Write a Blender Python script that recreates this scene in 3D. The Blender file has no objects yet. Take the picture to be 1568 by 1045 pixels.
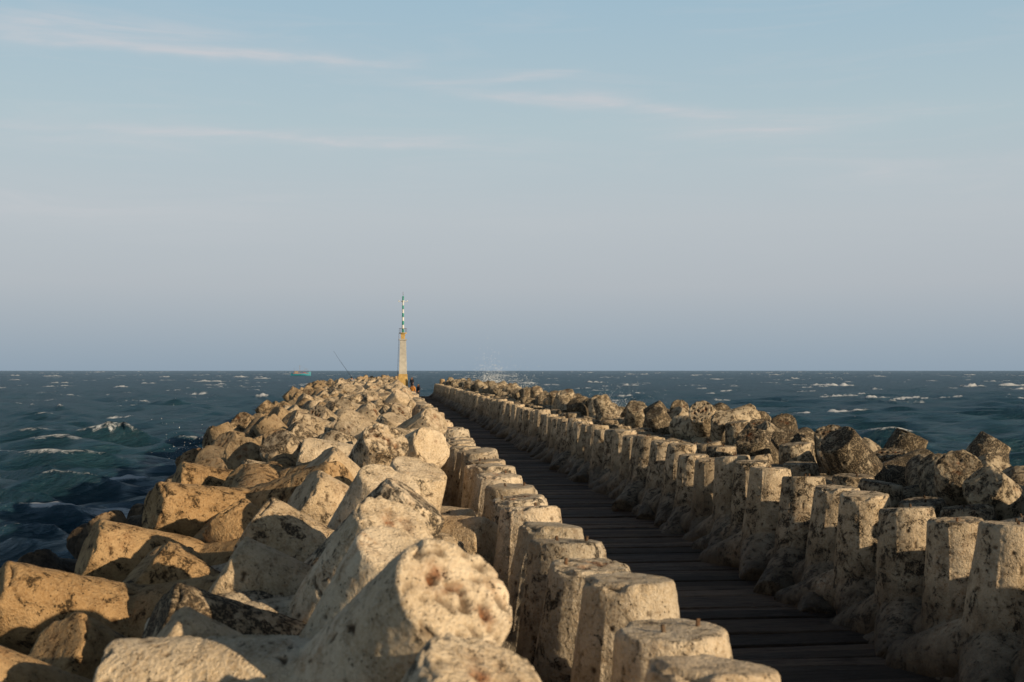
import bpy, bmesh, math, random
import numpy as np
from mathutils import Vector, Quaternion, noise, Matrix
random.seed(7); np.random.seed(7)
scene=bpy.context.scene
scene.view_settings.view_transform='Standard'
scene.view_settings.look='None'
scene.view_settings.exposure=0
COL=scene.collection

# ------------------------------------------------------------ node helpers
class NT:
    def __init__(s,tree): s.t=tree; s.n=tree.nodes; s.l=tree.links
    def node(s,typ,**kw):
        n=s.n.new(typ)
        for k,v in kw.items(): setattr(n,k,v)
        return n
    def put(s,sock,v):
        if isinstance(v,bpy.types.NodeSocket): s.l.new(v,sock)
        else:
            if isinstance(v,(tuple,list)) and len(v)==3 and sock.type=='RGBA': v=(*v,1)
            sock.default_value=v
    def math(s,op,a,b=None,c=None,clamp=False):
        n=s.node('ShaderNodeMath',operation=op,use_clamp=clamp)
        s.put(n.inputs[0],a)
        if b is not None: s.put(n.inputs[1],b)
        if c is not None: s.put(n.inputs[2],c)
        return n.outputs[0]
    def mr(s,v,a,b,c=0.,d=1.,smooth=False):
        n=s.node('ShaderNodeMapRange')
        if smooth: n.interpolation_type='SMOOTHSTEP'
        s.put(n.inputs[0],v)
        for i,x in enumerate((a,b,c,d)): s.put(n.inputs[i+1],x)
        return n.outputs[0]
    def mix(s,f,a,b,blend='MIX'):
        n=s.node('ShaderNodeMix',data_type='RGBA',blend_type=blend)
        s.put(n.inputs[0],f); s.put(n.inputs[6],a); s.put(n.inputs[7],b)
        return n.outputs[2]
    def noise(s,vec,scale,detail=4,rough=.55,dist=0.):
        n=s.node('ShaderNodeTexNoise')
        if vec is not None: s.l.new(vec,n.inputs['Vector'])
        n.inputs['Scale'].default_value=scale; n.inputs['Detail'].default_value=detail
        n.inputs['Roughness'].default_value=rough; n.inputs['Distortion'].default_value=dist
        return n.outputs['Fac']
    def voro(s,vec,scale,out='Distance',feature='F1'):
        n=s.node('ShaderNodeTexVoronoi',feature=feature)
        s.l.new(vec,n.inputs['Vector']); n.inputs['Scale'].default_value=scale
        return n.outputs[out]
    def scalev(s,vec,sc):
        n=s.node('ShaderNodeMapping'); s.l.new(vec,n.inputs[0]); n.inputs['Scale'].default_value=sc
        return n.outputs[0]
    def bump(s,h,strength,dist,normal=None):
        n=s.node('ShaderNodeBump'); s.put(n.inputs['Height'],h)
        n.inputs['Strength'].default_value=strength; n.inputs['Distance'].default_value=dist
        if normal is not None: s.l.new(normal,n.inputs['Normal'])
        return n.outputs[0]
def new_mat(name):
    m=bpy.data.materials.new(name); m.use_nodes=True
    t=NT(m.node_tree); b=m.node_tree.nodes['Principled BSDF']
    return m,t,b
def attr(t,name):
    n=t.node('ShaderNodeAttribute',attribute_name=name); return n.outputs['Fac']

# ------------------------------------------------------------ materials
def concrete():
    m,t,b=new_mat('weathered_concrete')
    tc=t.node('ShaderNodeTexCoord').outputs['Object']
    oi=t.node('ShaderNodeObjectInfo')
    rnd=oi.outputs['Random']
    comb=t.node('ShaderNodeCombineXYZ'); 
    k=t.math('MULTIPLY',rnd,37.0); t.put(comb.inputs[0],k); t.put(comb.inputs[2],k)
    add=t.node('ShaderNodeVectorMath',operation='ADD'); t.l.new(tc,add.inputs[0]); t.l.new(comb.outputs[0],add.inputs[1])
    v=add.outputs[0]
    n1=t.noise(v,1.7,4,.6); n2=t.noise(v,8,6,.7); n3=t.noise(v,48,4,.6)
    c=t.mix(t.mr(n1,.32,.68),(.42,.305,.18),(.64,.53,.39))
    c=t.mix(t.math('MULTIPLY',t.mr(n2,.46,.64),.8),c,(.24,.165,.095))
    c=t.mix(t.math('MULTIPLY',t.mr(n1,.56,.70),t.mr(n2,.40,.56,0,.6)),c,(.38,.20,.085))
    c=t.mix(t.mr(n3,.35,.65,0,.45),c,(.70,.61,.48))
    al=oi.outputs['Alpha']
    n4=t.noise(v,6.5,7,.78,.4)
    thr=t.math('SUBTRACT',.66,t.math('MULTIPLY',al,.20))
    cr=t.mr(n4,thr,t.math('ADD',thr,.045))
    cr=t.math('MULTIPLY',cr,t.mr(n3,.38,.50),clamp=True)
    c=t.mix(t.math('MULTIPLY',cr,.92),c,(.036,.028,.021))
    vo=t.voro(v,30); sp=t.mr(vo,.09,.20,1,0)
    sp=t.math('MULTIPLY',sp,t.mr(n2,.40,.56))
    c=t.mix(t.math('MULTIPLY',sp,.85),c,(.055,.04,.028))
    c=t.mix(t.math('MULTIPLY',attr(t,'pit'),.9,clamp=True),c,(.085,.055,.032))
    ru=t.math('MULTIPLY',attr(t,'rust'),t.mr(n2,.40,.58,0,.85),clamp=True)
    c=t.mix(ru,c,(.26,.082,.022))
    c=t.mix(1.,c,oi.outputs['Color'],'MULTIPLY')
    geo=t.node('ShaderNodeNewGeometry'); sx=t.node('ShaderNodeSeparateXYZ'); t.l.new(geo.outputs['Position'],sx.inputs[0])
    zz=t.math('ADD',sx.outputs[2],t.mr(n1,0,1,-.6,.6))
    wet_shade=t.mr(zz,1.0,.1)  # damp low concrete, with shade painted into the colour to deepen lower shadows
    c=t.mix(t.math('MULTIPLY',wet_shade,.87,clamp=True),c,(.05,.038,.027))
    t.put(b.inputs['Base Color'],c)
    t.put(b.inputs['Roughness'],t.mr(wet_shade,0,1,.92,.65))
    b.inputs['Specular IOR Level'].default_value=.2
    h=t.math('ADD',t.math('MULTIPLY',n2,1.),t.math('MULTIPLY',n3,.7))
    h=t.math('SUBTRACT',h,t.math('MULTIPLY',sp,.7)); h=t.math('SUBTRACT',h,t.math('MULTIPLY',cr,.5))
    t.put(b.inputs['Normal'],t.bump(h,.9,.035))
    return m
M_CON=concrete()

def simple(name,col,rough=.7,var=.25,scale=4.,spec=.3,bump=.2):
    m,t,b=new_mat(name)
    tc=t.node('ShaderNodeTexCoord').outputs['Object']
    n=t.noise(tc,scale,6,.6)
    dark=tuple(x*(1-var) for x in col); lite=tuple(min(1,x*(1+var)) for x in col)
    t.put(b.inputs['Base Color'],t.mix(t.mr(n,.3,.7),dark,lite))
    b.inputs['Roughness'].default_value=rough; b.inputs['Specular IOR Level'].default_value=spec
    t.put(b.inputs['Normal'],t.bump(n,bump,.02))
    return m

# ------------------------------------------------------------ tetrapod meshes
L=1.24
DIRS=[Vector((0,0,1))]
for k in range(3):
    az=math.radians(120*k); s=math.sin(math.radians(109.47)); c0=math.cos(math.radians(109.47))
    DIRS.append(Vector((s*math.cos(az),s*math.sin(az),c0)))
def lathe(bm,d,prof,seg=40):
    q=Vector((0,0,1)).rotation_difference(d)
    rings=[]
    for t_,r in prof:
        rings.append([bm.verts.new(q@Vector((r*math.cos(2*math.pi*i/seg),r*math.sin(2*math.pi*i/seg),t_))) for i in range(seg)])
    for a,b in zip(rings,rings[1:]):
        for i in range(seg): bm.faces.new((a[i],a[(i+1)%seg],b[(i+1)%seg],b[i]))
    bm.faces.new(rings[0][::-1]); bm.faces.new(rings[-1])
def tet_mesh(name,voxel,seed,pit,stubs=0,wear=1.):
    rs=random.Random(seed)
    bm=bmesh.new()
    for d in DIRS:
        r0=.425*rs.uniform(.97,1.03); r1=.295*rs.uniform(.96,1.04)
        lathe(bm,d,[(-.05,r0*.9),(.15,r0),(L-.02,r1),(L,r1-.02)])
    me=bpy.data.meshes.new('raw'); bm.to_mesh(me); bm.free()
    ob=bpy.data.objects.new('raw',me); COL.objects.link(ob)
    md=ob.modifiers.new('r','REMESH'); md.mode='VOXEL'; md.voxel_size=voxel; md.use_smooth_shade=True
    dg=bpy.context.evaluated_depsgraph_get()
    out=bpy.data.meshes.new_from_object(ob.evaluated_get(dg)); out.name=name
    bpy.data.objects.remove(ob); bpy.data.meshes.remove(me)
    o=Vector((seed*13.7,seed*5.1,seed*7.7))
    holes=[]
    for d in DIRS:
        u=d.orthogonal().normalized(); w=d.cross(u)
        hs=[(rs.uniform(-.12,.12),rs.uniform(-.12,.12),rs.uniform(.014,.030)) for _ in range(6 if pit>0 else 1)]
        holes.append((u,w,hs))
    pits=[];rusts=[]
    nv=len(out.vertices)
    norms=[v.normal.copy() for v in out.vertices]
    for v,n in zip(out.vertices,norms):
        p=v.co.copy()
        i=max(range(4),key=lambda j:DIRS[j].dot(p)); d=DIRS[i]; t_=d.dot(p); rv=p-d*t_; rad=rv.length
        disp=noise.noise(p*1.6+o)*.012+noise.noise(p*5+o)*.006*wear+noise.noise(p*17+o)*.004*wear
        rim=math.exp(-((t_-L)/.04)**2)*math.exp(-((rad-.29)/.035)**2)
        ch=noise.noise(p*5.5+o*2); ch2=noise.noise(p*15-o)
        disp-=rim*max(0,ch*1.1-.10+.5*ch2)*.11*wear
        pt=0;ru=0
        b_=noise.noise(p*16+o*3)
        if t_>L-.04:
            x=max(0,b_-.20)*pit
            disp-=min(.022,x*.10); pt=min(.8,x*3)
            u,w,hs=holes[i]; a1=rv.dot(u);a2=rv.dot(w)
            for hx,hy,hr in hs:
                q=max(0,((a1-hx)**2+(a2-hy)**2)/(hr*hr)*(1+.9*ch2))
                g=math.exp(-q)
                if pit>=1: disp-=.034*g; pt=max(pt,min(1,g*1.6))
                elif pit>0: disp-=.012*g; pt=max(pt,g*.6)
                ru=max(ru,math.exp(-q/5.)*(.95 if pit>0 else .25)*(1 if (hx*1000)%1>.5 else .15))
        else:
            x=max(0,b_-.46); disp-=x*.05; pt=min(1,x*5)
            u,w,_=holes[i]
            s_=rv.dot(w)
            if abs(s_)<.03 and t_>.3: disp+=.010*math.exp(-(s_/.012)**2)*(1 if noise.noise(p*3+o)>-.2 else .2)
            ring=t_-.78
            if abs(ring)<.03 : disp-=.006*math.exp(-(ring/.012)**2)
        v.co=p+n*disp
        pits.append(pt);rusts.append(ru)
    if stubs:
        bm=bmesh.new(); bm.from_mesh(out)
        for k in range(stubs):
            a=rs.uniform(0,6.28); r=rs.uniform(.08,.2)
            M=Matrix.Translation((r*math.cos(a),r*math.sin(a),L+.005))@Matrix.Rotation(rs.uniform(-.4,.4),4,'X')
            bmesh.ops.create_cone(bm,cap_ends=True,segments=8,radius1=.016,radius2=.012,depth=.07,matrix=M)
        bm.to_mesh(out); bm.free()
        ex=len(out.vertices)-nv; pits+= [1.]*ex; rusts+=[.3]*ex
    a=out.attributes.new('pit','FLOAT','POINT'); a.data.foreach_set('value',pits)
    a=out.attributes.new('rust','FLOAT','POINT'); a.data.foreach_set('value',rusts)
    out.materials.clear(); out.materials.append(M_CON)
    out.polygons.foreach_set('use_smooth',[True]*len(out.polygons))
    out.update()
    return out
NEAR=[tet_mesh('tetrapod_mesh_a',.016,1,0),tet_mesh('tetrapod_mesh_b',.013,2,1.2),tet_mesh('tetrapod_mesh_c',.016,3,.5),tet_mesh('tetrapod_mesh_d',.016,4,0,wear=1.2)]
POST=[tet_mesh('tetrapod_post_a',.016,5,0,2),tet_mesh('tetrapod_post_b',.016,6,.4,1),tet_mesh('tetrapod_post_c',.016,9,0,0,wear=1.3)]
FAR=[tet_mesh('tetrapod_mesh_far_%d'%i,.03,10+i,.6*(i%2)) for i in range(4)]

def empty(name):
    e=bpy.data.objects.new(name,None); COL.objects.link(e); return e
E_LEFT=empty('tetrapod_mound'); E_LROW=empty('tetrapod_row'); E_RROW=empty('tetrapod_row.001'); E_RIGHT=empty('tetrapod_mound.001')
def tips(q,c): return [c+q@(d*L) for d in DIRS]
def inst(parent,mesh,q,c,sc=1.,lichen=.3,tint=None):
    o=bpy.data.objects.new('tetrapod_unit',mesh); COL.objects.link(o); o.parent=parent
    o.rotation_mode='QUATERNION'; o.rotation_quaternion=q; o.location=c; o.scale=(sc,sc,sc)
    g=random.uniform(.76,1.16); w=random.uniform(-.02,.05)
    t=(g+w,g,g-w) if tint is None else tint
    o.color=(t[0],t[1],t[2],lichen)
    return o
def hand(T,a,mesh=None,lichen=.25,tint=None,parent=None,spin=None):
    T=Vector(T);a=Vector(a).normalized()
    q0=Vector((0,0,1)).rotation_difference(a)
    best=None
    cands=[spin] if spin is not None else [math.radians(x) for x in range(0,120,8)]
    for s in cands:
        q=q0@Quaternion((0,0,1),s); c=T-a*L
        m=0
        for p in tips(q,c)[1:]:
            m=max(m,p.z)
            if 1.9<p.x<5.6 and p.z>-.3: m+=3
        if best is None or m<best[0]: best=(m,q,c)
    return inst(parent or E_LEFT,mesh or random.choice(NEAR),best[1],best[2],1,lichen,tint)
def rand_place(parent,x,y,ztop,lichen,tint=None,bias=None,hi=None,bm_=1.3):
    for tr in range(30):
        a=Vector((random.gauss(0,1),random.gauss(0,1),random.gauss(.3,.8)))
        if bias: a+=Vector(bias)*bm_
        a.normalize()
        q=Vector((0,0,1)).rotation_difference(a)@Quaternion((0,0,1),random.uniform(0,6.28))
        c=Vector((x,y,0)); ts=tips(q,c)
        mz=max(p.z for p in ts)
        c.z=ztop-mz; 
        if all(not(1.75<p.x<5.75) for p in ts): break
    else: return
    if hi is None: hi = y<32
    inst(parent,random.choice(NEAR if hi else FAR),q,c,random.uniform(.94,1.04),lichen,tint)

YEND=141
# --- left row: upright units beside the walkway (X about 1.5)
ys=[-8+1.12*i for i in range(11)]+[5.2,6.3,7.52,8.58,9.5,10.85]
y=10.85
while y<YEND-6: y+=random.uniform(1.05,1.22); ys.append(y)
for i,y in enumerate(ys):
    x=1.5+random.uniform(-.07,.07)
    zt=1.65+random.uniform(-.07,.05)
    a=Vector((random.gauss(0,.05),random.gauss(0,.05),1)).normalized()
    q=Vector((0,0,1)).rotation_difference(a)@Quaternion((0,0,1),math.pi+random.gauss(0,.12)+random.choice((0,0,2*math.pi/3)))
    inst(E_LROW,(random.choice(POST) if y<40 else random.choice(FAR)),q,Vector((x,y,zt))-a*L,1,random.uniform(.25,.7))
# --- right row (X about 5.95)
def upright(x0,z0,ja,li,g0,g1,y0):
    y=y0
    while y<YEND-3:
        y+=random.uniform(1.08,1.24)
        x=x0+random.uniform(-.07,.07); zt=z0+random.uniform(-.09,.07)
        a=Vector((random.gauss(0,ja),random.gauss(0,ja),1)).normalized()
        q=Vector((0,0,1)).rotation_difference(a)@Quaternion((0,0,1),random.gauss(0,.12))
        g=random.uniform(g0,g1)
        inst(E_RROW,(random.choice(POST) if y<40 else random.choice(FAR)),q,Vector((x,y,zt))-a*L,1,random.uniform(*li),(g*1.03,g,g*.95))
upright(5.93,1.47,.045,(.45,.85),.8,1.1,-10)
upright(6.95,1.38,.12,(.6,1.0),.6,.9,-10.6)
# --- right mound: tips stand clear of each other
y=-10
while y<YEND+4:
    y+=random.uniform(1.25,1.6)
    for x,z in ((8.0,1.85),(9.15,1.75)):
        g=random.uniform(.65,.95)
        rand_place(E_RIGHT,x+random.uniform(-.3,.3),y+random.uniform(-.4,.4),z+random.uniform(-.3,.22),random.uniform(.7,1.3),(g*1.02,g,g*.94),(-.15,-.45,.75),None,3.0)
    for x,z in ((8.6,.9),(10.2,.7),(11.1,-.4)):
        g=random.uniform(.6,.85)
        rand_place(E_RIGHT,x+random.uniform(-.25,.25),y+random.uniform(-.35,.35),z+random.uniform(-.28,.15),random.uniform(.8,1.3),(g*1.02,g,g*.95))
# --- left mound, hand-placed units in the foreground
H=[((.33,5.44,2.0),(.42,-.62,.66),1,.3),((.42,4.75,1.80),(.35,-.30,.88),2,.45),
((.12,6.95,1.95),(.35,-.35,.87),0,.3),((.08,8.1,1.98),(.4,-.45,.8),2,.4),((.25,9.3,2.02),(.6,-.05,.79),3,.95),
((.05,10.9,2.0),(.35,-.4,.85),0,.35),((.36,12.3,2.0),(.3,-.3,.9),0,.4),((.62,15.8,2.02),(.5,-.75,.45),3,.2),((.02,14.9,2.15),(.3,-.6,.74),1,.8),
((-1.25,6.6,1.50),(-.72,-.12,.55),0,.35),((-1.45,7.8,1.40),(-.8,-.25,.45),3,1.05),((-1.2,9.1,1.52),(-.78,-.05,.5),0,.3),((-1.15,10.6,1.68),(-.75,.05,.55),3,.6),
((-.85,12.5,1.74),(-.7,-.3,.55),0,.4),((-.8,14.2,1.92),(-.6,-.2,.7),0,.3),
((-2.35,6.9,1.25),(-.75,-.3,.55),0,.4),((-2.2,8.3,1.15),(-.5,-.5,.6),3,.5),((-2.95,9.4,1.3),(-.78,-.42,.38),3,.5),((-2.0,10.3,1.35),(-.7,-.1,.6),0,.7),
((-2.8,11.7,1.32),(-.8,-.35,.35),0,.5),((-2.45,13.0,1.55),(-.8,-.5,.25),3,.6),((-1.6,12.2,1.55),(-.6,.2,.7),3,.5),((-2.7,15.8,1.55),(-.85,-.3,.3),0,.7),((-1.8,15.0,1.65),(-.5,-.5,.6),2,.7)]
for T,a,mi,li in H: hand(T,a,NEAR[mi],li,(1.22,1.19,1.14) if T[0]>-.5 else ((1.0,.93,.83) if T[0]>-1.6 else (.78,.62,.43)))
# --- left mound, rest
y=-9
while y<YEND+4:
    y+=random.uniform(1.3,1.55)
    outer=-2.8-max(0,(y-20))*.034
    near=(3.2<y<17)
    x=.2
    zo=1.3 if y<17 else (1.5 if y<24 else 1.72)
    while x>outer-.3:
        f=(.2-x)/(.2-outer)
        z=2.02*(1-f)+zo*f
        if y<3.3: z-=.45
        if near: z-=1.15
        b=(.45,-.4,.7) if x>-.6 else (-.55,-.3,.5)
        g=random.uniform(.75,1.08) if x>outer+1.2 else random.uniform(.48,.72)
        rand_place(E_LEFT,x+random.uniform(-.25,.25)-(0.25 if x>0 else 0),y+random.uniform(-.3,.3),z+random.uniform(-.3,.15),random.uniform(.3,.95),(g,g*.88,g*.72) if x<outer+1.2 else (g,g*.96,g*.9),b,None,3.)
        x-=1.2
    for dx,z in ((.9,.8),(1.8,-.1),(2.6,-.9)):
        if near and dx<1: z-=.5
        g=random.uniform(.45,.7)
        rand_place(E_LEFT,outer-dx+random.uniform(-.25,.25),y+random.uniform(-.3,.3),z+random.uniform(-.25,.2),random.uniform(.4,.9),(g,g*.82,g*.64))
# --- breakwater head
for i in range(190):
    x=random.uniform(-9,11.5); y=random.uniform(141,153)
    r=math.hypot((x-1.5)/10.5,(y-141)/12)
    if r>1: continue
    if 141<=y<145 and .5<x<6: continue
    rand_place(E_LEFT,x,y,2.6-2.2*r*r+random.uniform(-.4,.2),random.uniform(.3,.9),(.8,.70,.56))

# ------------------------------------------------------------ rubble core
def core():
    xs=np.array([-14,-10,-8,-6.5,-5,-4,-3,-2,-1,0,1,1.8,2.4,3.4,4.4,5.2,6,7,8,9,10,11,12.5,16])
    ysv=np.concatenate([np.arange(-14,50,.8),np.arange(50,160,1.6)])
    bm=bmesh.new(); grid=[]
    for yy in ysv:
        outer=-2.8-max(0,(yy-20))*.034
        row=[]
        for x in xs:
            if x<=1: 
                f=min(1.6,max(0,(1-x)/(1-outer))); z=.15-.9*f**2.2*1.3
            elif x<5.6: z=-.42
            else: z=-.2-max(0,(x-7.5))*.6
            if yy>146: z-=(yy-146)*.3
            z=max(z,-4.5)
            if not(1<x<5.6):
                z+=noise.noise(Vector((x*1.3,yy*1.3,3)))*.35
            row.append(bm.verts.new((x,yy,z)))
        grid.append(row)
    for a,b in zip(grid,grid[1:]):
        for i in range(len(a)-1): bm.faces.new((a[i],a[i+1],b[i+1],b[i]))
    me=bpy.data.meshes.new('rubble_core'); bm.to_mesh(me); bm.free()
    o=bpy.data.objects.new('rubble_core',me); COL.objects.link(o)
    me.materials.append(simple('dark_rubble',(.05,.04,.03),.9,.5,3,.2,.8))
core()

# ------------------------------------------------------------ walkway planks
def walkway():
    m,t,b=new_mat('dark_weathered_planks')
    tc=t.node('ShaderNodeTexCoord').outputs['Object']
    v=t.scalev(tc,(1.0,7,7)); n=t.noise(v,2.2,7,.7); n2=t.noise(tc,.8,5,.65); n3=t.noise(t.scalev(tc,(3,30,30)),3,4,.6)
    pr=attr(t,'tone')
    c=t.mix(t.mr(n,.35,.65),(.042,.028,.021),(.17,.125,.095))
    c=t.mix(t.math('MULTIPLY',t.mr(n2,.45,.62),.6),c,(.22,.17,.13))
    c=t.mix(t.mr(n3,.58,.72,0,.7),c,(.32,.25,.19))
    c=t.mix(1.,c,t.mix(pr,(.4,.4,.4),(1.5,1.42,1.32)),'MULTIPLY')
    t.put(b.inputs['Base Color'],c); t.put(b.inputs['Roughness'],t.mr(n2,.3,.7,.6,.9))
    b.inputs['Specular IOR Level'].default_value=.15
    t.put(b.inputs['Normal'],t.bump(t.math('ADD',n,n3),.9,.03))
    bm=bmesh.new(); y=-12; tones=[]
    rs=random.Random(3)
    while y<YEND:
        w=rs.uniform(.2,.42); gap=rs.choice((.008,.012,.02,.035))
        x0=1.6+rs.uniform(-.1,.1); x1=6.0+rs.uniform(-.1,.1); zt=rs.uniform(-.015,.012); tilt=rs.uniform(-.012,.012); sk=rs.uniform(-.02,.02)
        tone=rs.random()
        n=7; prof=[(0,-.01),(.01,0),(w-.01,0),(w,-.01),(w,-.09),(0,-.09)]
        rings=[]
        for i in range(n):
            f=i/(n-1); x=x0+(x1-x0)*f
            zz=zt+tilt*(f-.5)*1.5+noise.noise(Vector((x*.8,y,9)))*.012
            ye=noise.noise(Vector((x*1.5,y*3,1)))*.006
            rings.append([bm.verts.new((x,y+py+sk*(f-.5)*.4+ye,zz+pz)) for py,pz in prof])
        for a,c_ in zip(rings,rings[1:]):
            for k in range(6): bm.faces.new((a[k],a[(k+1)%6],c_[(k+1)%6],c_[k]))
        bm.faces.new(rings[0]); bm.faces.new(rings[-1][::-1])
        tones+=[tone]*(n*6)
        y+=w+gap
    bmesh.ops.recalc_face_normals(bm,faces=bm.faces)
    me=bpy.data.meshes.new('walkway'); bm.to_mesh(me); bm.free()
    a=me.attributes.new('tone','FLOAT','POINT'); a.data.foreach_set('value',tones)
    me.materials.append(m)
    o=bpy.data.objects.new('plank_walkway',me); COL.objects.link(o)
walkway()

# ------------------------------------------------------------ sea
SEA=-1.6
def sea():
    f=np.radians(np.linspace(-48,50,960)); bk=np.radians(np.linspace(50,312,140))[1:-1]
    th=np.concatenate([f,bk]); nt=len(th); NR=760; r=6*np.exp(np.linspace(0,math.log(5000),NR))
    R,T=np.meshgrid(r,th,indexing='ij'); X=R*np.sin(T); Y=R*np.cos(T); Z=np.zeros_like(X)
    ratio=math.log(5000)/NR
    sp=R*ratio*1.0
    rs=np.random.RandomState(5); DX=np.zeros_like(X); DY=np.zeros_like(X)
    for i in range(72):
        lam=.8*math.exp(rs.uniform(0,2.8)); k=2*math.pi/lam
        an=math.radians(198+rs.normal(0,26)); dx,dy=math.sin(an),math.cos(an)
        A=.019*lam**.75*rs.uniform(.6,1.3)
        fade=np.clip((lam/sp-2.0)/2.0,0,1)
        ph=k*(X*dx+Y*dy)+rs.uniform(0,6.28)
        s=np.sin(ph); Z+=A*s*fade
        c_=np.cos(ph)*fade*A*.95; DX+=dx*c_; DY+=dy*c_
    foam=np.clip((Z-.36)/.35,0,1)*.65
    foam*=(R<130)
    outer=-2.8-np.maximum(0,(Y-20))*.034-3.0
    edge=np.exp(-((X-outer+.8)/2.1)**2)+np.exp(-((X-12.0)/1.5)**2)
    edge*=((Y>-20)&(Y<165))*(.62+.38*np.sin(Y*.45+np.sin(Y*.13)*3))
    foam=np.maximum(foam,edge*.88)
    caps=[]
    def pxcap(px,py,w,h=1.0,fo=1.0):
        d=4.6*1829/(py-568); x=(px-590)*d/1829; yy=(d-.105*x)/.994
        caps.append((x,yy,w*.5*d/1829,h,fo))
    for c in [(270,609,70,.42),(190,594,24,.8),(325,585,60,.9),(370,578.5,26,1.4),(402,580.5,30,.9),(85,577,28,1.2),(25,576,20,1.2),(910,587,28,1.4),(770,577,44,1.4),(805,588,34,.9),
              (1275,592,80,1.25),(1485,593,44,1.25),(1545,592,60,1.25),(1270,635,130,.55),(1165,635,110,.35),(1385,634,32,.32),(1215,581,18,1.3),(1180,575,26,1.5),(1480,575,30,1.5),(1340,577,20,1.4),(1060,576,20,1.4),(985,574,20,1.5),
              (150,742,170,.2),(235,750,90,.2),(20,760,70,.18),(100,800,110,.15),(210,700,60,.14),(255,578,20,1.2)]:
        pxcap(c[0],c[1],c[2],c[3],1.35)
    for i in range(900):
        d=1/rs.uniform(1/4500,1/110); a=math.radians(rs.uniform(-46,49))
        if rs.rand()<.8: d=math.exp(rs.uniform(math.log(170),math.log(5000)))
        caps.append((d*math.sin(a),d*math.cos(a),rs.uniform(.5,2.3)*(1+d/300),rs.uniform(.12,.45)*(1+d/1000),rs.uniform(.5,1.1)))
    for (cx,cy,hw,h,fo) in caps:
        dd=math.hypot(cx,cy); wy=max(.5*h+.2,dd*ratio*1.0)
        i0=np.searchsorted(r,dd-hw-6*wy-5); i1=np.searchsorted(r,dd+hw+6*wy+5)
        i0=max(0,i0);i1=min(NR,i1)
        ac=math.atan2(cx,cy); da=min(1.5,(hw*1.6+2*wy)/dd)
        j0=np.searchsorted(f,ac-da); j1=np.searchsorted(f,ac+da)
        if j1<=j0: continue
        sl=(slice(i0,i1),slice(j0,j1))
        bend=(X[sl]-cx); u=bend/hw
        v=(Y[sl]-cy-np.sin(bend*.35+cx)*wy*.5-bend*.10)/wy
        jag=np.clip(.7+.35*np.sin(bend*2.3/max(.6,hw*.25)+cx*3)+.25*np.sin(bend*6.1/max(.6,hw*.25)+cx),.15,1.2)
        g=np.exp(-np.abs(u)**3-u**2*.3)*jag
        Z[sl]+=h*.8*g*np.exp(-v**2)
        foam[sl]=np.maximum(foam[sl],np.exp(-u**4)*np.exp(-((v+.25)/.9)**2)*fo*(.55+.6*jag))
    co=np.stack([X+DX,Y+DY,Z],-1).reshape(-1,3).astype(np.float32)
    idx=np.arange(NR*nt).reshape(NR,nt)
    a=idx[:-1,:]; b=idx[1:,:]; a2=np.roll(a,-1,1); b2=np.roll(b,-1,1)
    faces=np.stack([a,b,b2,a2],-1).reshape(-1,4)
    me=bpy.data.meshes.new('sea'); nf=len(faces)
    me.vertices.add(len(co)); me.vertices.foreach_set('co',co.ravel())
    me.loops.add(nf*4); me.loops.foreach_set('vertex_index',faces.ravel().astype(np.int32))
    me.polygons.add(nf); me.polygons.foreach_set('loop_start',np.arange(0,nf*4,4,dtype=np.int32)); me.polygons.foreach_set('loop_total',np.full(nf,4,dtype=np.int32))
    me.polygons.foreach_set('use_smooth',np.ones(nf,bool))
    me.update(); me.validate()
    at=me.attributes.new('foam','FLOAT','POINT'); at.data.foreach_set('value',np.clip(foam,0,1.3).ravel().astype(np.float32))
    if me.polygons[len(me.polygons)//3].normal.z<0: me.flip_normals()
    o=bpy.data.objects.new('sea_water',me); COL.objects.link(o); o.location.z=SEA
    m,t,bs=new_mat('sea_water'); t.n.remove(bs)
    tc=t.node('ShaderNodeTexCoord').outputs['Object']
    v=t.scalev(tc,(.55,1,1))
    big=t.noise(v,.012,4,.6); mid=t.noise(v,.22,6,.7); sm=t.noise(v,1.5,7,.7,.3)
    c=t.mix(t.mr(big,.35,.65),(.012,.046,.066),(.020,.066,.088))
    c=t.mix(t.mr(mid,.45,.70,0,.6),c,(.032,.088,.110))
    fo=attr(t,'foam')
    fn=t.noise(t.scalev(tc,(.6,1.5,1)),2.0,8,.82,.8)
    fn2=t.noise(tc,.35,4,.6)
    thr=t.mr(fo,0,1,.78,.28)
    fm=t.mr(t.math('ADD',t.math('MULTIPLY',fn,.75),t.math('MULTIPLY',fn2,.25)),thr,t.math('ADD',thr,.12))
    fm=t.math('MULTIPLY',fm,t.mr(fo,.03,.2),clamp=True)
    nn=t.bump(mid,1.,.9); nn=t.bump(sm,1.,.5,nn)
    dif=t.node('ShaderNodeBsdfDiffuse'); t.put(dif.inputs[0],c); t.put(dif.inputs['Normal'],nn)
    glo=t.node('ShaderNodeBsdfGlossy'); glo.inputs['Roughness'].default_value=.16; t.put(glo.inputs['Color'],(.84,.90,.97)); t.put(glo.inputs['Normal'],nn)
    fr=t.node('ShaderNodeFresnel'); fr.inputs[0].default_value=1.33; t.put(fr.inputs['Normal'],nn)
    ms=t.node('ShaderNodeMixShader'); t.put(ms.inputs[0],t.math('MINIMUM',fr.outputs[0],.33)); t.l.new(dif.outputs[0],ms.inputs[1]); t.l.new(glo.outputs[0],ms.inputs[2])
    fd=t.node('ShaderNodeBsdfDiffuse'); t.put(fd.inputs[0],(.76,.77,.77)); t.put(fd.inputs['Normal'],t.bump(fn,1.,.12))
    m2=t.node('ShaderNodeMixShader'); t.put(m2.inputs[0],fm); t.l.new(ms.outputs[0],m2.inputs[1]); t.l.new(fd.outputs[0],m2.inputs[2])
    t.l.new(m2.outputs[0],t.n['Material Output'].inputs[0])
    me.materials.append(m)
sea()

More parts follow.
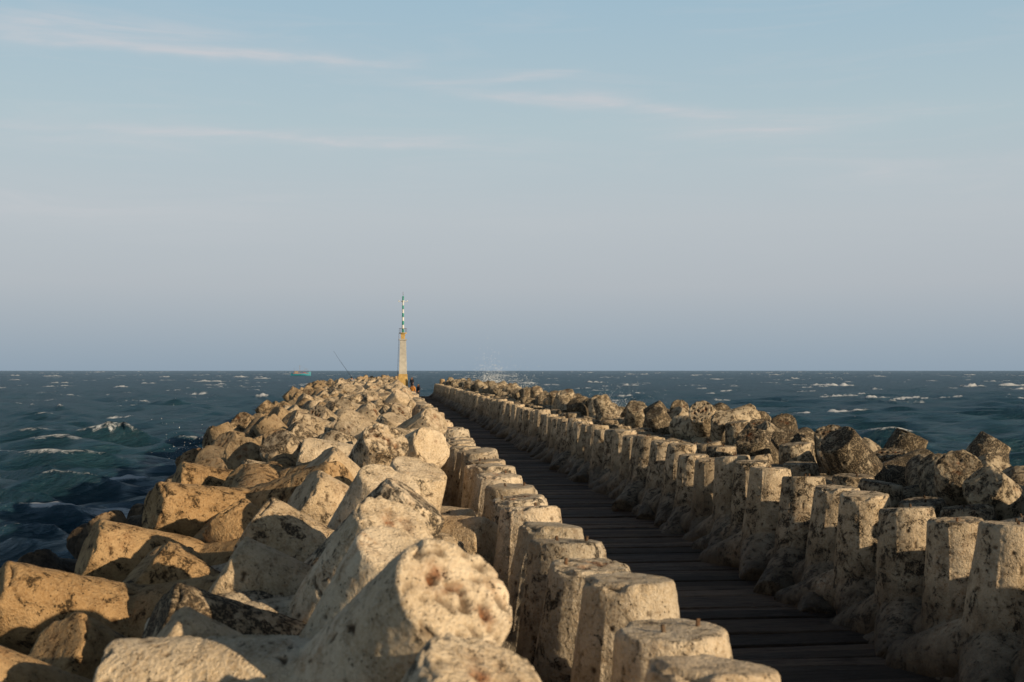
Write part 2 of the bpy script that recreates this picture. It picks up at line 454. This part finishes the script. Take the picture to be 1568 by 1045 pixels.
# ------------------------------------------------------------ spray
def spray():
    m,t,b=new_mat('spray_droplets'); b.inputs['Base Color'].default_value=(.8,.82,.83,1); b.inputs['Roughness'].default_value=.6
    bm=bmesh.new(); rs=random.Random(4)
    def burst(c,n,sx,sz,size):
        for i in range(n):
            k=rs.random()
            p=Vector((c[0]+rs.gauss(0,sx)*(.4+k),c[1]+rs.gauss(0,sx),c[2]+abs(rs.gauss(0,sz))*k))
            s=size*rs.uniform(.25,1.)
            vs=[bm.verts.new(p+Vector((rs.gauss(0,s),rs.gauss(0,s),rs.gauss(0,s)))) for _ in range(4)]
            for f in ((0,1,2),(0,2,3),(0,3,1),(1,3,2)): bm.faces.new([vs[k_] for k_ in f])
    burst((9.8,112,1.1),7000,.7,1.5,.026); burst((11.0,100,.8),4000,.9,1.3,.022)
    burst((11.6,60,.9),2500,.7,.7,.014); burst((-6.0,38,.2),300,.5,.9,.010)
    me=bpy.data.meshes.new('sea_spray'); bm.to_mesh(me); bm.free(); me.materials.append(m)
    o=bpy.data.objects.new('sea_spray',me); COL.objects.link(o)
spray()

# ------------------------------------------------------------ generic part helpers
def part(name,bm,mat,parent,loc=(0,0,0),bev=0,smooth=False):
    bmesh.ops.recalc_face_normals(bm,faces=bm.faces)
    me=bpy.data.meshes.new(name); bm.to_mesh(me); bm.free(); me.materials.append(mat)
    if smooth: me.polygons.foreach_set('use_smooth',[True]*len(me.polygons))
    o=bpy.data.objects.new(name,me); COL.objects.link(o); o.parent=parent; o.location=loc
    if bev: md=o.modifiers.new('b','BEVEL'); md.width=bev; md.segments=2
    return o
def frustum(bm,z0,z1,w0,w1,seg=4,rot=math.pi/4,cx=0,cy=0):
    k=math.sqrt(2)/2 if seg==4 else .5
    A=[bm.verts.new((cx+w0*k*math.cos(rot+2*math.pi*i/seg),cy+w0*k*math.sin(rot+2*math.pi*i/seg),z0)) for i in range(seg)]
    B=[bm.verts.new((cx+w1*k*math.cos(rot+2*math.pi*i/seg),cy+w1*k*math.sin(rot+2*math.pi*i/seg),z1)) for i in range(seg)]
    for i in range(seg): bm.faces.new((A[i],A[(i+1)%seg],B[(i+1)%seg],B[i]))
    bm.faces.new(A[::-1]); bm.faces.new(B)
def rod(bm,p,q,r,seg=8):
    p=Vector(p);q=Vector(q);d=q-p
    M=Matrix.Translation((p+q)/2)@d.to_track_quat('Z','Y').to_matrix().to_4x4()
    bmesh.ops.create_cone(bm,cap_ends=True,segments=seg,radius1=r,radius2=r*.8,depth=d.length,matrix=M)

# ------------------------------------------------------------ beacon
def beacon():
    e=empty('harbour_beacon'); e.location=(2.05,141,0)
    mw=simple('beacon_concrete',(.44,.41,.35),.8,.28,1.5); my=simple('beacon_yellow_paint',(.46,.30,.10),.7,.4,2.5)
    mg=simple('beacon_green_paint',(.03,.26,.20),.5,.2,3); mwh=simple('beacon_white_paint',(.62,.62,.58),.5,.1,3); ms=simple('beacon_rusty_steel',(.14,.08,.05),.7,.3,5)
    bm=bmesh.new(); frustum(bm,-.4,.55,3.0,2.9); frustum(bm,.552,1.0,2.0,1.9); part('stepped_base',bm,mw,e,bev=.03)
    bm=bmesh.new(); frustum(bm,1.002,2.6,1.25,1.02); part('yellow_plinth',bm,my,e,bev=.03)
    bm=bmesh.new(); frustum(bm,2.602,6.55,.94,.72); frustum(bm,6.552,6.72,.9,.9); part('concrete_column',bm,mw,e,bev=.02)
    bm=bmesh.new(); frustum(bm,6.722,7.35,.45,.55); frustum(bm,7.352,7.45,.95,.95,12,0)
    part('lamp_platform',bm,my,e)
    bm=bmesh.new()
    for i in range(8):
        a=i*math.pi/4; rod(bm,(.44*math.cos(a),.44*math.sin(a),7.45),(.44*math.cos(a),.44*math.sin(a),7.95),.018)
        a2=a+math.pi/4; rod(bm,(.44*math.cos(a),.44*math.sin(a),7.95),(.44*math.cos(a2),.44*math.sin(a2),7.95),.018)
    for s in (-.18,.18): rod(bm,(-.66,s,1.0),(-.47,s,7.4),.02)
    for i in range(20): rod(bm,(-.64+.008*i,-.18,1.3+.3*i),(-.64+.008*i,.18,1.3+.3*i),.015)
    part('railing_and_ladder',bm,ms,e)
    z=7.452
    for i in range(8):
        bm=bmesh.new(); frustum(bm,z,z+.46,.28-.012*i,.27-.012*i,16,0); part('mast_band_%d'%(i+1),bm,mwh if i%2 else mg,e,smooth=False); z+=.462
    bm=bmesh.new(); rod(bm,(-.55,0,z-.05),(.55,0,z-.05),.035); rod(bm,(0,-.5,z-.05),(0,.5,z-.05),.035)
    for s in (-.5,.5): frustum(bm,z-.02,z+.14,.09,.09,8,0,cx=s)
    frustum(bm,z,z+.1,.36,.36,12,0); part('top_crossbar',bm,mwh,e)
    bm=bmesh.new(); frustum(bm,z+.102,z+.50,.20,.20,12,0); frustum(bm,z+.502,z+.66,.26,.05,12,0); part('lantern',bm,mg,e)
    bm=bmesh.new(); rod(bm,(0,0,z+.66),(0,0,z+1.15),.02); part('lightning_rod',bm,ms,e)
beacon()

# ------------------------------------------------------------ people
SK=simple('skin',(.35,.19,.12),.6,.1); HAIR=simple('black_hair',(.012,.010,.009),.6,.2); DEN=simple('dark_trousers',(.03,.035,.05),.9,.3)
def person(name,loc,rotz,pose,shirt):
    P={}
    if pose=='stand':
        P=dict(pelvis=(0,0,.95),belly=(0,.01,1.1),chest=(0,0,1.32),neck=(0,0,1.48),head=(0,.03,1.58),top=(0,.02,1.70),
          shL=(-.19,0,1.41),elL=(-.26,.04,1.13),wrL=(-.22,.2,.95),haL=(-.21,.27,.91),shR=(.19,0,1.41),elR=(.27,-.02,1.12),wrR=(.28,.06,.86),haR=(.28,.09,.78),
          hiL=(-.1,0,.88),knL=(-.12,.03,.48),anL=(-.13,-.01,.09),toL=(-.15,.17,.04),hiR=(.1,0,.88),knR=(.13,.02,.48),anR=(.14,-.02,.09),toR=(.17,.16,.04))
    else:
        P=dict(pelvis=(0,0,.42),belly=(0,.03,.56),chest=(0,.1,.80),neck=(0,.15,.96),head=(0,.2,1.05),top=(0,.2,1.17),
          shL=(-.19,.11,.89),elL=(-.24,.25,.66),wrL=(-.12,.46,.72),haL=(-.09,.53,.74),shR=(.19,.11,.89),elR=(.24,.25,.66),wrR=(.12,.46,.66),haR=(.09,.53,.68),
          hiL=(-.1,.02,.40),knL=(-.17,.43,.52),anL=(-.17,.42,.09),toL=(-.18,.6,.04),hiR=(.1,.02,.40),knR=(.17,.43,.52),anR=(.17,.42,.09),toR=(.18,.6,.04))
    R=dict(pelvis=.15,belly=.14,chest=.16,neck=.06,head=.095,top=.075,shL=.075,elL=.048,wrL=.033,haL=.04,hiL=.095,knL=.062,anL=.042,toL=.04)
    E=[('pelvis','belly'),('belly','chest'),('chest','neck'),('neck','head'),('head','top')]
    for s in 'LR': E+=[('chest','sh'+s),('sh'+s,'el'+s),('el'+s,'wr'+s),('wr'+s,'ha'+s),('pelvis','hi'+s),('hi'+s,'kn'+s),('kn'+s,'an'+s),('an'+s,'to'+s)]
    ks=list(P); me=bpy.data.meshes.new(name+'_m'); me.from_pydata([P[k] for k in ks],[(ks.index(a),ks.index(b)) for a,b in E],[])
    o=bpy.data.objects.new(name+'_t',me); COL.objects.link(o)
    md=o.modifiers.new('s','SKIN'); 
    for i,k in enumerate(ks):
        sv=me.skin_vertices[0].data[i]; r=R.get(k, R.get(k[:-1]+'L',.05)); sv.radius=(r,r*(.75 if k in('pelvis','belly','chest') else 1)); sv.use_root=(k=='pelvis')
    o.modifiers.new('u','SUBSURF').levels=2
    dg=bpy.context.evaluated_depsgraph_get(); out=bpy.data.meshes.new_from_object(o.evaluated_get(dg)); bpy.data.objects.remove(o)
    out.materials.clear()
    for m_ in (SK,shirt,DEN,HAIR): out.materials.append(m_)
    lab=dict(pelvis=2,belly=1,chest=1,neck=0,head=0,top=3,shL=1,shR=1,elL=1,elR=1,wrL=0,wrR=0,haL=0,haR=0,hiL=2,hiR=2,knL=2,knR=2,anL=2,anR=2,toL=3,toR=3)
    for p in out.polygons:
        k=min(ks,key=lambda q:(Vector(P[q])-p.center).length); p.material_index=lab[k]; p.use_smooth=True
        if k=='head' and p.center.y<P['head'][1]-.02: p.material_index=3
    ob=bpy.data.objects.new(name,out); COL.objects.link(ob); ob.location=loc; ob.rotation_euler=(0,0,rotz)
    return ob
DS=simple('dark_shirt',(.03,.03,.04),.9,.2)
person('standing_angler',(3.1,139.85,.552),2.6,'stand',DS)
person('standing_angler',(3.2,116,.02),2.2,'stand',DS)
person('standing_angler',(2.6,114,.02),-.5,'stand',simple('orange_shirt',(.60,.24,.04),.9,.2))
an=person('seated_angler',(-3.0,112,1.25),.6,'sit',simple('grey_shirt',(.15,.16,.18),.9,.2))
bm=bmesh.new(); rod(bm,(0,0,0),(-1.1,0,1.55),.018,6); rod(bm,(-1.1,0,1.55),(-1.7,.0,2.45),.010,6); rod(bm,(-.05,0,-.06),(-.12,.02,.02),.04,8)
bm2=part('fishing_rod',bm,simple('rod_black',(.02,.02,.02),.4,.1),None,(-3.1,112.5,2.35))

# ------------------------------------------------------------ fishing boat
def boat():
    e=empty('fishing_boat'); e.location=(-76,1095,SEA+.3); e.rotation_euler=(0,0,.12)
    teal=simple('boat_teal',(.03,.22,.28),.5,.2,.5); red=simple('boat_red',(.45,.07,.04),.5,.2,.5); wood=simple('boat_cabin',(.25,.20,.15),.6,.2,.5)
    bm=bmesh.new(); sec=[]
    for i in range(11):
        f=i/10; x=-9+18*f; w=2.3*(1-abs(2*f-1)**3*.9)*(1 if f<.5 else (1-((f-.5)*2)**2.2)+.02); sh=1.6+2.2*max(0,f-.45)**1.6*2.2+.5*max(0,.3-f)*3
        sec.append([bm.verts.new(p) for p in ((x,-w,sh),(x,-w*.85,.4),(x,-w*.35,-.6),(x,w*.35,-.6),(x,w*.85,.4),(x,w,sh))])
    for a,b in zip(sec,sec[1:]):
        for k in range(6): bm.faces.new((a[k],a[(k+1)%6],b[(k+1)%6],b[k]))
    bm.faces.new(sec[0]); bm.faces.new(sec[-1][::-1]); part('hull',bm,teal,e)
    bm=bmesh.new(); bmesh.ops.create_cube(bm,size=1,matrix=Matrix.Translation((-4,0,2.7))@Matrix.Diagonal((3.5,2.6,2.0,1))); bmesh.ops.create_cube(bm,size=1,matrix=Matrix.Translation((-4,0,3.85))@Matrix.Diagonal((4.2,3.2,.25,1))); part('wheelhouse',bm,wood,e,bev=.05)
    bm=bmesh.new(); bmesh.ops.create_cube(bm,size=1,matrix=Matrix.Translation((0,0,1.75))@Matrix.Diagonal((14,3.6,.3,1))); bmesh.ops.create_cube(bm,size=1,matrix=Matrix.Translation((3.4,0,2.2))@Matrix.Diagonal((2.6,1.8,.8,1))); part('red_deck',bm,red,e)
    bm=bmesh.new(); rod(bm,(-1,0,1.6),(-1,0,9.2),.14); rod(bm,(-1,0,3),(5.5,0,6.2),.09); rod(bm,(-1,0,9),(8.6,0,3.4),.04); rod(bm,(-6,0,4),(-6,0,7),.08); part('mast_and_boom',bm,wood,e)
boat()

# ------------------------------------------------------------ world
SUN_AZ=math.radians(134); SUN_EL=math.radians(15.5)
w=bpy.data.worlds.new('World'); scene.world=w; w.use_nodes=True
t=NT(w.node_tree); bg=w.node_tree.nodes['Background']
sky=t.node('ShaderNodeTexSky',sky_type='NISHITA'); sky.sun_disc=False; sky.sun_elevation=SUN_EL; sky.sun_rotation=SUN_AZ; sky.dust_density=3.; sky.air_density=1.; sky.ozone_density=1.5
gen=t.node('ShaderNodeTexCoord').outputs['Generated']
sx=t.node('ShaderNodeSeparateXYZ'); t.l.new(gen,sx.inputs[0]); X_,Y_,Z_=sx.outputs
rp=t.node('ShaderNodeValToRGB'); t.l.new(t.math('MAXIMUM',Z_,0.),rp.inputs[0]); cr=rp.color_ramp
stops=[(0,(.305,.39,.475)),(.02,(.35,.425,.50)),(.07,(.465,.505,.55)),(.125,(.51,.555,.59)),(.20,(.465,.575,.62)),(.30,(.37,.53,.635)),(.40,(.11,.19,.28)),(.55,(.03,.06,.10)),(1,(.018,.035,.065))]
cr.elements[0].position=0; cr.elements[0].color=(*stops[0][1],1); cr.elements[1].position=1; cr.elements[1].color=(*stops[-1][1],1)
for p,c in stops[1:-1]: q=cr.elements.new(p); q.color=(*c,1)
az=t.math('ARCTAN2',X_,Y_); el=t.math('ARCSINE',Z_)
cb=t.node('ShaderNodeCombineXYZ'); t.put(cb.inputs[0],az); t.put(cb.inputs[1],el)
nA=t.noise(t.scalev(cb.outputs[0],(2.5,22,1)),2.2,7,.62,.8); nB=t.noise(t.scalev(cb.outputs[0],(6,60,1)),3,5,.6,.4); nC=t.noise(t.scalev(cb.outputs[0],(2,6,1)),2.,4,.6)
warp=t.math('MULTIPLY',t.math('SUBTRACT',nC,.5),.035)
tot=None
for (a0,e0,hw,th,sl,st) in [(-.24,.262,.17,.010,-.04,1.),(-.12,.252,.13,.003,-.01,1.),(.13,.226,.13,.006,-.10,1.),(.235,.213,.07,.005,-.07,.8),(.33,.201,.10,.008,.02,1.),(-.02,.186,.16,.004,-.02,1.1),(-.22,.184,.14,.010,0,.6),(.40,.160,.12,.012,-.05,.6),(.10,.243,.06,.003,.05,.7),(-.30,.13,.2,.02,0,.4),(.05,.19,.1,.004,-.03,.6)]:
    du=t.math('SUBTRACT',az,a0); u=t.math('DIVIDE',du,hw)
    v=t.math('DIVIDE',t.math('SUBTRACT',t.math('ADD',el,warp),t.math('ADD',t.math('MULTIPLY',du,sl),e0)),th)
    s=t.math('ADD',t.math('MULTIPLY',u,u),t.math('MULTIPLY',v,v))
    g=t.math('MULTIPLY',t.math('EXPONENT',t.math('MULTIPLY',s,-1.)),st)
    tot=g if tot is None else t.math('ADD',tot,g)
cl=t.math('MULTIPLY',tot,t.mr(nA,.28,.62)); cl=t.math('MULTIPLY',cl,t.mr(nB,.2,.65,.55,1.15))
veil=t.math('MULTIPLY',t.mr(nA,.5,.8),t.mr(el,.05,.2,0,.22))
cl=t.math('ADD',t.math('MULTIPLY',cl,.62),veil,clamp=True)
rc=t.mix(cl,rp.outputs[0],(.64,.63,.65))
sc_=t.node('ShaderNodeVectorMath',operation='SCALE'); t.l.new(rc,sc_.inputs[0]); sc_.inputs['Scale'].default_value=10.
t.put(bg.inputs['Color'],t.mix(.9,sky.outputs[0],sc_.outputs[0])); bg.inputs['Strength'].default_value=.1

s=Vector((math.sin(SUN_AZ)*math.cos(SUN_EL),math.cos(SUN_AZ)*math.cos(SUN_EL),math.sin(SUN_EL)))
ld=bpy.data.lights.new('sun','SUN'); ld.energy=5.; ld.angle=math.radians(.5); ld.color=(1,.81,.56)
lo=bpy.data.objects.new('sun',ld); COL.objects.link(lo); lo.rotation_mode='QUATERNION'; lo.rotation_quaternion=s.to_track_quat('Z','Y'); lo.location=s*50

# ------------------------------------------------------------ camera
cd=bpy.data.cameras.new('camera'); cd.lens=42; cd.sensor_width=36; cd.clip_end=60000; cd.clip_start=.05
cd.dof.use_dof=True; cd.dof.focus_distance=22; cd.dof.aperture_fstop=2.8
co_=bpy.data.objects.new('camera',cd); COL.objects.link(co_); co_.location=(0,0,3.0)
yw=math.radians(6.05); pt=math.radians(1.42)
dv=Vector((math.sin(yw)*math.cos(pt),math.cos(yw)*math.cos(pt),math.sin(pt)))
co_.rotation_mode='QUATERNION'; co_.rotation_quaternion=dv.to_track_quat('-Z','Y')
scene.camera=co_
print('objects',len(bpy.data.objects),'camera',tuple(co_.location))
